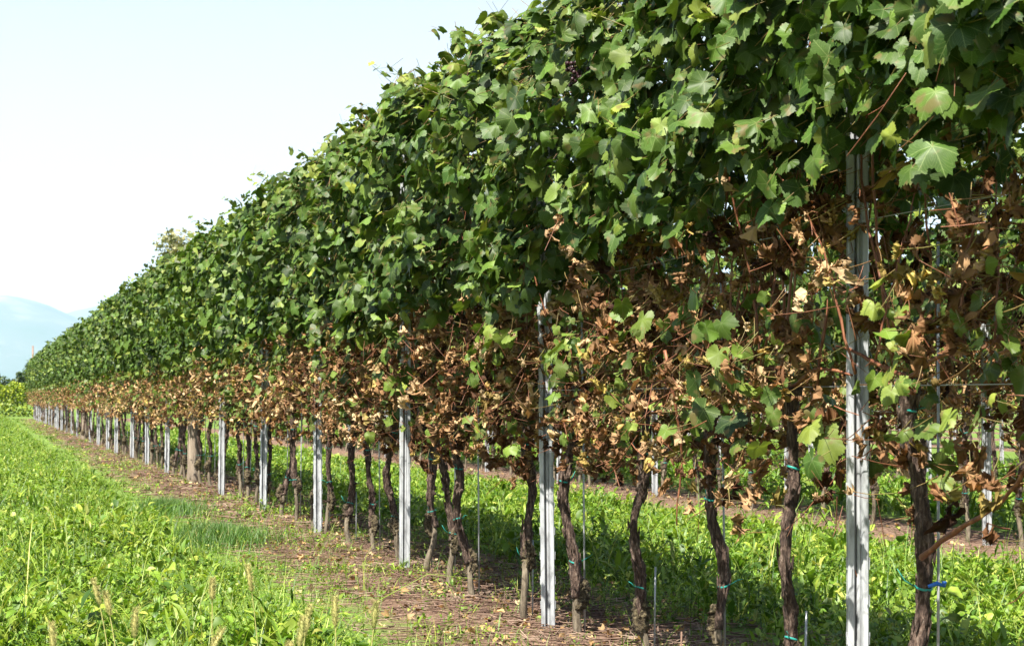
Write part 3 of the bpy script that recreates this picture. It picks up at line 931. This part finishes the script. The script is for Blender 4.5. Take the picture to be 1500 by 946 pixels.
# ------------------------------------------------------------------ ground cover
def strip_leaves(rng, P, az, length, width, el, arch, col, seg=3, fold=0.25, shape=(0.35, 1.0, 0.8, 0.02)):
    """long leaves rising from P, arching over; returns verts and quads"""
    n = len(P); s = np.linspace(0, 1, seg + 1)
    d = np.stack([np.cos(az), np.sin(az), 0 * az], 1); sd = np.stack([-np.sin(az), np.cos(az), 0 * az], 1)
    ang = el[:, None] - arch[:, None] * s[None]
    st = length[:, None] / seg
    h = np.concatenate([np.zeros((n, 1)), np.cumsum(np.cos(ang[:, :-1]) * st, 1)], 1)
    z = np.concatenate([np.zeros((n, 1)), np.cumsum(np.sin(ang[:, :-1]) * st, 1)], 1)
    sh = np.interp(s, np.linspace(0, 1, len(shape)), shape)
    C = P[:, None] + h[..., None] * d[:, None] + z[..., None] * np.array([0, 0, 1.0])
    wv = width[:, None] * sh[None]
    up = fold * wv
    tw = rng.normal(0, 0.4, n)[:, None]
    side = sd[:, None] * (wv * np.cos(tw))[..., None]; dz = (wv * np.sin(tw))[..., None] * np.array([0, 0, 1.0])
    upv = up[..., None] * np.array([0, 0, 1.0])
    V = np.stack([C - side - dz + upv, C, C + side + dz + upv], 2)    # n, seg+1, 3, 3
    m = (seg + 1) * 3
    q = np.array([(3 * i + j, 3 * i + j + 1, 3 * i + 4 + j, 3 * i + 3 + j) for i in range(seg) for j in range(2)])
    V = V.reshape(n * m, 3)
    V[:, 2] = np.maximum(V[:, 2], 0.006)
    return V, (q[None] + (np.arange(n) * m)[:, None, None]).reshape(-1, 4), np.repeat(col, m, 0)

def patch_noise(seed):
    rng = np.random.default_rng(seed)
    k = rng.normal(0, 1, (8, 2)) * np.array([2.6, 2.2]); ph = rng.uniform(0, 6.28, 8)
    return lambda x, y: sum(np.sin(a[0] * x + a[1] * y + p) for a, p in zip(k, ph)) / 4.0

def weeds(name, zones, seed, xfun, mat='weed', blades=0.28, hscale=1.0):
    """zones: (x0, x1, y0, y1, plants per square metre, size)"""
    rng = np.random.default_rng(seed); pn = patch_noise(seed); pn2 = patch_noise(seed + 1)
    Vs, Qs, Cs, off = [], [], [], 0
    for (x0, x1, y0, y1, dens, big) in zones:
        npl = int((x1 - x0) * (y1 - y0) * dens)
        x = rng.uniform(x0, x1, npl); y = rng.uniform(y0, y1, npl)
        keep = rng.random(npl) < xfun(x, y, pn(x, y)); x, y = x[keep], y[keep]
        npl = len(x); 
        if npl == 0: continue
        tall = np.clip(0.9 + 0.45 * pn2(x, y), 0.35, 1.8) * hscale * rng.uniform(0.6, 1.4, npl) * np.interp(y, [12, 26], [1.0, 0.6])
        lv = rng.integers(5, 9, npl)
        tall = tall * np.clip(rng.lognormal(0, 0.28, npl), 0.5, 1.9)
        wide = np.clip(rng.lognormal(0, 0.38, npl), 0.5, 2.4)
        w = np.repeat(np.arange(npl), lv); n = len(w)
        kind = rng.random(npl)[w]
        P = np.stack([x[w] + rng.normal(0, 0.02, n) * big, y[w] + rng.normal(0, 0.02, n) * big, rng.uniform(0, 0.06, n) * tall[w]], 1)
        az = rng.uniform(0, 6.283, n)
        upright = kind < 0.45
        L = np.where(upright, rng.uniform(0.045, 0.12, n), rng.uniform(0.02, 0.062, n)) * tall[w] * big
        Wd = np.where(upright, rng.uniform(0.005, 0.0115, n), rng.uniform(0.0055, 0.013, n)) * big * wide[w]
        el = np.where(upright, rng.uniform(0.8, 1.45, n), rng.uniform(0.3, 1.2, n))
        P[:, 2] += np.where(upright, 0, rng.uniform(0, 0.11, n) * tall[w])
        arch = rng.uniform(0.5, 2.0, n)
        tone = np.clip(rng.normal(0.5, 0.2, npl)[w] + 0.16 * pn2(x * 1.7 + 3, y * 1.3)[w] + rng.normal(0, 0.15, n), 0, 1)
        col = np.stack([tone, np.where(rng.random(n) < 0.11, rng.random(n), 0.03), rng.random(n), np.ones(n)], 1)
        V, Q, C = strip_leaves(rng, P, az, L, Wd, el, arch, col)
        Vs.append(V); Qs.append(Q + off); Cs.append(C); off += len(V)
        # thin grass blades among them
        nb = int(npl * blades * 6)
        j = rng.integers(0, npl, nb)
        P = np.stack([x[j] + rng.normal(0, 0.05, nb), y[j] + rng.normal(0, 0.05, nb), np.zeros(nb)], 1)
        col = np.stack([rng.random(nb), np.where(rng.random(nb) < 0.2, rng.random(nb), 0), rng.random(nb), np.ones(nb)], 1)
        V, Q, C = strip_leaves(rng, P, rng.uniform(0, 6.283, nb), rng.uniform(0.10, 0.34, nb) * tall[j], rng.uniform(0.0014, 0.0035, nb) * big,
                               rng.uniform(1.0, 1.5, nb), rng.uniform(0.3, 1.9, nb), col, shape=(1, .9, .6, .05))
        Vs.append(V); Qs.append(Q + off); Cs.append(C); off += len(V)
    me = make_mesh(name, np.concatenate(Vs), [np.concatenate(Qs)], [M[mat]], None, None, np.concatenate(Cs))
    return tag(link(name, me), kind='stuff')

edge = lambda x, y, p: np.clip((1.20 + 0.18 * p - x) / 0.20, 0, 1)
weeds("weeds", [(-1.5, 1.7, 5.2, 13, 820, 1.0), (-1.5, 1.7, 13, 22, 580, 1.0), (-1.5, 1.7, 22, 40, 330, 1.05), (-1.5, 1.7, 40, 94, 150, 1.35)], 21, edge, hscale=0.66)
mid = lambda x, y, p: np.clip((0.5 - np.abs((x - 4.2) / 2.6)) / 0.12 + 0.2 * p, 0, 1)
weeds("weeds", [(2.8, 5.8, 4.5, 14, 360, 1.1), (2.8, 5.8, 14, 28, 200, 1.35), (2.8, 5.8, 28, 60, 70, 1.9)], 22, mid, hscale=0.66)
mid2 = lambda x, y, p: np.clip((0.5 - np.abs((x - 8.2) / 2.6)) / 0.12 + 0.2 * p, 0, 1)
weeds("weeds", [(6.8, 9.7, 11, 34, 65, 1.6), (6.8, 9.7, 34, 55, 30, 2.0)], 23, mid2)
mid3 = lambda x, y, p: np.clip((0.5 - np.abs((x - 12.2) / 2.9)) / 0.10 + 0.25 * p, 0, 1)
weeds("weeds", [(10.7, 13.7, 18, 55, 30, 2.0)], 24, mid3)
# sparse small weeds and short grass in the litter strip
sp = lambda x, y, p: np.clip(0.24 + 1.3 * np.clip(p + 0.05, 0, 1) + 0.28 * np.clip((1.75 - x) / 0.45, 0, 1), 0, 1) * 0.8
weeds("weeds", [(1.12, 2.95, 4.5, 14, 330, 0.62), (1.12, 2.9, 14, 34, 150, 0.9), (1.38, 2.9, 34, 86, 40, 1.5)], 25, sp, hscale=0.42, blades=0.5)

def litter():
    rng = np.random.default_rng(31)
    Vs, faces, mi, Cs, off = [], [], [], [], 0
    for (x0, x1, y0, y1, dens) in [(1.5, 3.05, 4.3, 13, 330), (1.5, 3.05, 13, 30, 120), (1.5, 3.0, 30, 70, 35), (5.6, 7.0, 8, 30, 60), (9.6, 11, 14, 40, 20)]:
        n = int((x1 - x0) * (y1 - y0) * dens)
        c = (x0 + x1) / 2 + (0.1 if x0 < 2 else 0)
        x = np.clip(rng.normal(c, (x1 - x0) * 0.27, n), x0, x1 + .1); y = rng.uniform(y0, y1, n)
        a = rng.normal(0, 0.9, n) + math.pi / 2; L = rng.uniform(0.05, 0.32, n) * 0.5
        z = rng.uniform(0.006, 0.035, n)
        D = np.stack([np.cos(a) * L, np.sin(a) * L, rng.normal(0, 0.06, n) * L], 1); P = np.stack([x, y, z], 1)
        big = 1 if y0 < 12 else 1.8
        V, q = thin_sticks(P - D, P + D, rng.uniform(0.0012, 0.0038, n) * big)
        faces.append(q + off); mi.append(1); Vs.append(V); Cs.append(np.full((len(V), 4), 0.5)); off += len(V)
        # fallen curled leaves
        m = int(n * 0.26)
        x = np.clip(rng.normal(c - 0.1, (x1 - x0) * 0.26, m), x0, x1); y = rng.uniform(y0, y1, m)
        P = np.stack([x, y, rng.uniform(0.008, 0.03, m)], 1)
        Nn = rng.normal(0, 0.5, (m, 3)) + np.array([0, 0, 1.0]); T = rng.normal(0, 1, (m, 3)); T[:, 2] *= 0.2
        col = np.stack([np.clip(rng.normal(0.5, 0.28, m), 0, 1), np.zeros(m), rng.random(m), np.ones(m)], 1)
        V, t, q2, uv, C = blade_set(rng, P, Nn, T, rng.uniform(0.012, 0.032, m) * (1 if y0 < 12 else 1.2), 'mid', col, curl=2.2, crumple=0.1)
        V[:, 2] = np.maximum(V[:, 2], 0.005)
        faces.append(t + off); mi.append(0); Vs.append(V); Cs.append(C); off += len(V)
    me = make_mesh("leaf_litter", np.concatenate(Vs), faces, [M['dry'], M['twig']], mi, np.zeros((off, 2)), np.concatenate(Cs))
    tag(link("leaf_litter", me), kind='stuff')
litter()

def grass_tuft(x, y, r, n, h, seed, label):
    rng = np.random.default_rng(seed)
    q = np.abs(rng.normal(0, 0.55, n)) * r; a = rng.uniform(0, 6.283, n)
    P = np.stack([q * np.cos(a) , q * np.sin(a) * 2.2, np.zeros(n)], 1)
    col = np.stack([rng.uniform(0.1, 0.7, n), np.where(rng.random(n) < 0.06, 0.6, 0), rng.random(n) * .7, np.ones(n)], 1)
    V, Q, C = strip_leaves(rng, P, rng.uniform(0, 6.283, n), rng.uniform(0.5, 1.0, n) * h, rng.uniform(0.0014, 0.0030, n), rng.uniform(1.0, 1.5, n), rng.uniform(0.4, 1.5, n), col, shape=(1, .9, .6, .05))
    tag(link("grass_tuft", make_mesh("grass_tuft", V, [Q], [M['blade']], None, None, C), None, (x, y, 0)), label, "grass tuft", "fine grass tufts by the row")
grass_tuft(1.52, 12.6, 0.34, 3600, 0.17, 1, "nearer fine dark green grass tuft between weeds and litter")
grass_tuft(1.46, 15.7, 0.30, 2600, 0.19, 2, "farther fine dark green grass tuft between weeds and litter")

# foxtail grasses in front: x, y, top height, lean, head length
def foxtail(x, y, top, lean, hl, seed, label):
    rng = np.random.default_rng(seed)
    root = bpy.data.objects.new("foxtail_grass", None)
    COL.objects.link(root); root.location = (x, y, 0)
    s = np.linspace(0, 1, 14)
    P = np.stack([lean[0] * s ** 2.2, lean[1] * s ** 2.2, top * s - 0.25 * abs(lean[0]) * s ** 6], 1)
    b = MB(); b.add(*tube(P, 0.0014 * (1.2 - 0.5 * s), 5))
    link("stem", b.mesh("stem", M['foxtail']), root)
    k = np.linspace(1 - hl / top, 1, 60)
    C = np.stack([np.interp(k, s, P[:, j]) for j in range(3)], 1)
    prof = 0.0055 * np.sin(np.linspace(0.25, 2.9, 60)) ** 0.6
    hb_ = MB(); hb_.add(*tube(C[::4], prof[::4], 8))
    n = 420; w_ = rng.integers(0, 59, n); a = rng.uniform(0, 6.28, n)
    d = np.stack([np.cos(a), np.sin(a), rng.uniform(0.5, 1.3, n)], 1)
    V, q = thin_sticks(C[w_] + d * prof[w_][:, None] * .5, C[w_] + norm(d) * (prof[w_][:, None] + rng.uniform(0.004, 0.009, (n, 1))), np.full(n, 0.00035))
    hb_.add(V, None, q)
    link("seed_head", hb_.mesh("seed_head", M['foxtail']), root)
    m = 5
    col = np.stack([rng.random(m), np.zeros(m), rng.random(m), np.ones(m)], 1)
    V, Q, Cc = strip_leaves(rng, np.tile([0, 0, 0.05], (m, 1)) + rng.normal(0, 0.004, (m, 3)), rng.uniform(0, 6.28, m), rng.uniform(.14, .28, m), np.full(m, 0.0035), rng.uniform(1.0, 1.4, m), rng.uniform(.6, 1.5, m), col, seg=5, shape=(1, .9, .6, .05))
    link("grass_blades", make_mesh("grass_blades", V, [Q], [M['blade']], None, None, Cc), root)
    tag(root, label, "grass", "foxtail grasses in the foreground")

FX = [(139, 838, 4.6, (-.06, .0), .07, "leftmost upright foxtail grass of the pair left of centre"), (157, 858, 4.3, (-.05, .02), .06, "foxtail grass just right of and lower than the leftmost pair"),
      (79, 905, 4.0, (-.02, 0), .07, "lone foxtail grass nearest the left edge"), (202, 888, 3.9, (.01, 0), .06, "short upright foxtail grass right of the left pair"),
      (330, 900, 3.8, (.10, 0), .09, "strongly nodding arched foxtail grass near the bottom"), (313, 846, 4.5, (.0, 0), .05, "small slender foxtail grass above the arched one"),
      (364, 820, 4.9, (-.04, 0), .075, "tallest foxtail grass, leaning left over the weed edge"), (456, 878, 4.1, (.04, 0), .07, "upper foxtail grass of the cluster at bottom centre"),
      (446, 895, 3.9, (.03, 0), .075, "middle foxtail grass of the cluster at bottom centre"), (428, 928, 3.7, (.05, 0), .06, "lowest foxtail grass of the cluster at bottom centre"),
      (492, 872, 4.2, (-.005, 0), .065, "upright foxtail grass right of the bottom cluster"), (553, 876, 4.3, (.03, 0), .06, "rightmost foxtail grass at the edge of the litter")]
yaw = R(15.555)
for k, (px, py, Z, lean, hl, lab) in enumerate(FX):
    lx = (px - 750) / 2800 * Z
    top = CAM_H + (582 - py) / 2800 * Z
    x = lx * math.cos(yaw) + Z * math.sin(yaw) - lean[0]; y = -lx * math.sin(yaw) + Z * math.cos(yaw)
    foxtail(x, y, top, lean, hl, 60 + k, lab)

# flat stone and a dry stalk below the trunks
rng = np.random.default_rng(4)
th = np.linspace(0, 2 * math.pi, 18, endpoint=False); ph = np.linspace(0.05, math.pi - 0.05, 9)
S = np.array([[math.sin(p) * math.cos(t), math.sin(p) * math.sin(t), math.cos(p)] for p in ph for t in th])
S = S * (1 + 0.10 * np.sin(3 * S[:, :1] + 2) + 0.10 * np.sin(5 * S[:, 1:2]) + rng.normal(0, 0.02, (len(S), 1))) * np.array([0.07, 0.13, 0.035])
Q = [(i * 18 + j, i * 18 + (j + 1) % 18, (i + 1) * 18 + (j + 1) % 18, (i + 1) * 18 + j) for i in range(8) for j in range(18)]
tag(link("stone", make_mesh("stone", S, [np.array(Q)], [M['rock']]), None, (2.38, 6.3, 0.015), 0.3), "flat pinkish brown stone on the litter beside the twisted trunk", "stone")
b = MB()
b.add(*tube([(0, 0, 0), (0.004, 0.0, 0.07), (0.006, 0, 0.17)], [0.005, 0.004, 0.003], 6))
b.add(*tube([(0.004, 0, 0.09), (0.02, -.005, 0.05), (0.026, -0.01, 0.0)], [0.003, 0.0025, 0.002], 5))
b.add(*tube([(0.005, 0, 0.12), (-0.012, .005, 0.06), (-0.018, 0.01, 0.0)], [0.003, 0.0025, 0.002], 5))
tag(link("dry_stalk", b.mesh("dry_stalk", M['twig']), None, (2.26, 6.03, 0)), "pale forked dry stalk standing in the litter between two trunks", "stalk")

# ------------------------------------------------------------------ beyond the end of the row
def leafy(rng, P, size, mat, name, up=0.5, tpl='low'):
    n = len(P)
    Nn = rng.normal(0, 1, (n, 3)) + np.array([0, 0, up]); T = rng.normal(0, 1, (n, 3)) + np.array([0, 0, -0.4])
    col = np.stack([np.clip(rng.normal(0.5, 0.25, n), 0, 1), np.where(rng.random(n) < 0.12, rng.random(n), 0), rng.random(n), np.ones(n)], 1)
    V, t, q, uv, c = blade_set(rng, P, Nn, T, size, tpl, col)
    return make_mesh(name, V, [t, q], [M[mat]], [0, 0], uv, c)

rng = np.random.default_rng(41)
n = 9000
hx = rng.uniform(-7.0, 4.0, n); hy = rng.normal(0, 0.55, n)
hh = 1.50 + 0.13 * np.sin(hx * 1.3) + 0.10 * np.sin(hx * 3.7 + 1) + 0.05 * np.sin(hx * 9)
hzv = hh * (1 - rng.random(n) ** 1.8 * 0.98)
hy = np.sign(hy) * np.minimum(np.abs(hy), 0.8 * np.sqrt(np.clip(1.08 - (hzv / hh) ** 3, 0.02, 1)))
tag(link("hedge", leafy(rng, np.stack([hx, hy, hzv], 1), rng.uniform(0.05, 0.11, n), 'bush', "hedge", 0.9), None, (0, 98, 0)),
    "bright yellow green leafy hedge across the far end of the grass", "hedge")

def tree(x, y, h, r, seed, mat, label, n=2600, trunk_h=0.35, ls=0.16, group=None, narrow=1.0):
    rng = np.random.default_rng(seed)
    root = bpy.data.objects.new("tree", None); COL.objects.link(root); root.location = (x, y, 0)
    b = MB(); th_ = h * 0.75
    s = np.linspace(0, 1, 9)
    b.add(*tube(np.stack([0.12 * np.sin(s * 4) * r * .3, 0.1 * np.cos(s * 3) * r * .3, s * th_ - 0.1], 1), h * 0.028 * (1.1 - 0.8 * s), 8))
    K = 13; C = []
    for k in range(K):
        a = rng.uniform(0, 6.28); zz = h * rng.uniform(trunk_h + 0.05, 0.9); q = r * rng.uniform(0.2, 0.75) * (1.0 if zz < .7 * h else .55)
        c = np.array([math.cos(a) * q * narrow, math.sin(a) * q, zz]); C.append(c)
        z0 = max(zz - h * .22, h * .15)
        b.add(*tube([(0, 0, z0), tuple(np.array([c[0] * .5, c[1] * .5, (z0 + zz) / 2])), tuple(c)], [h * .012, h * .008, h * .003], 5))
    C.append(np.array([0, 0, h * 0.88])); C = np.array(C)
    link("trunk", b.mesh("trunk", M['trunkfar']), root)
    w_ = rng.integers(0, len(C), n)
    d = norm(rng.normal(0, 1, (n, 3))) * (rng.random((n, 1)) ** 0.45) * r * rng.uniform(0.28, 0.46, len(C))[w_][:, None]
    P = C[w_] + d * np.array([1, 1, 1.05])
    P[:, 2] = np.minimum(P[:, 2], h)
    link("crown", leafy(rng, P, rng.uniform(0.6, 1.3, n) * ls, mat, "crown"), root)
    tag(root, label, "tree", group)

tree(12.9, 130, 12.6, 3.4, 1, 'palm', "pale olive tall tree whose top shows above the front row", 4200, 0.3, 0.17)
for k, (x, y, h, r) in enumerate([(-2.6, 240, 4.2, 2.6), (1.3, 250, 4.6, 2.6), (5.2, 262, 4.3, 2.4), (-7, 250, 4.8, 3), (9, 255, 4.4, 2.6)]):
    tree(x, y, h, r, 50 + k, 'tree', ["low dark green tree behind the hedge at the left edge", "low dark green tree behind the hedge, right of the leftmost one",
                                     "low dark tree beside the far end of the front row", "low dark tree behind the hedge just outside the left edge", "low dark tree hidden behind the far end of the row"][k], 1800, 0.12, 0.26, "low dark trees beyond the hedge")
b = MB(); b.add(*tube([(0, 0, -0.2), (0, 0, 4), (0.02, 0, 7.6)], [0.16, 0.14, 0.11], 10))
tag(link("utility_pole", b.mesh("utility_pole", M['pole']), None, (6.55, 254, 0)), "thin brown wooden utility pole standing beyond the far end of the row", "utility pole")
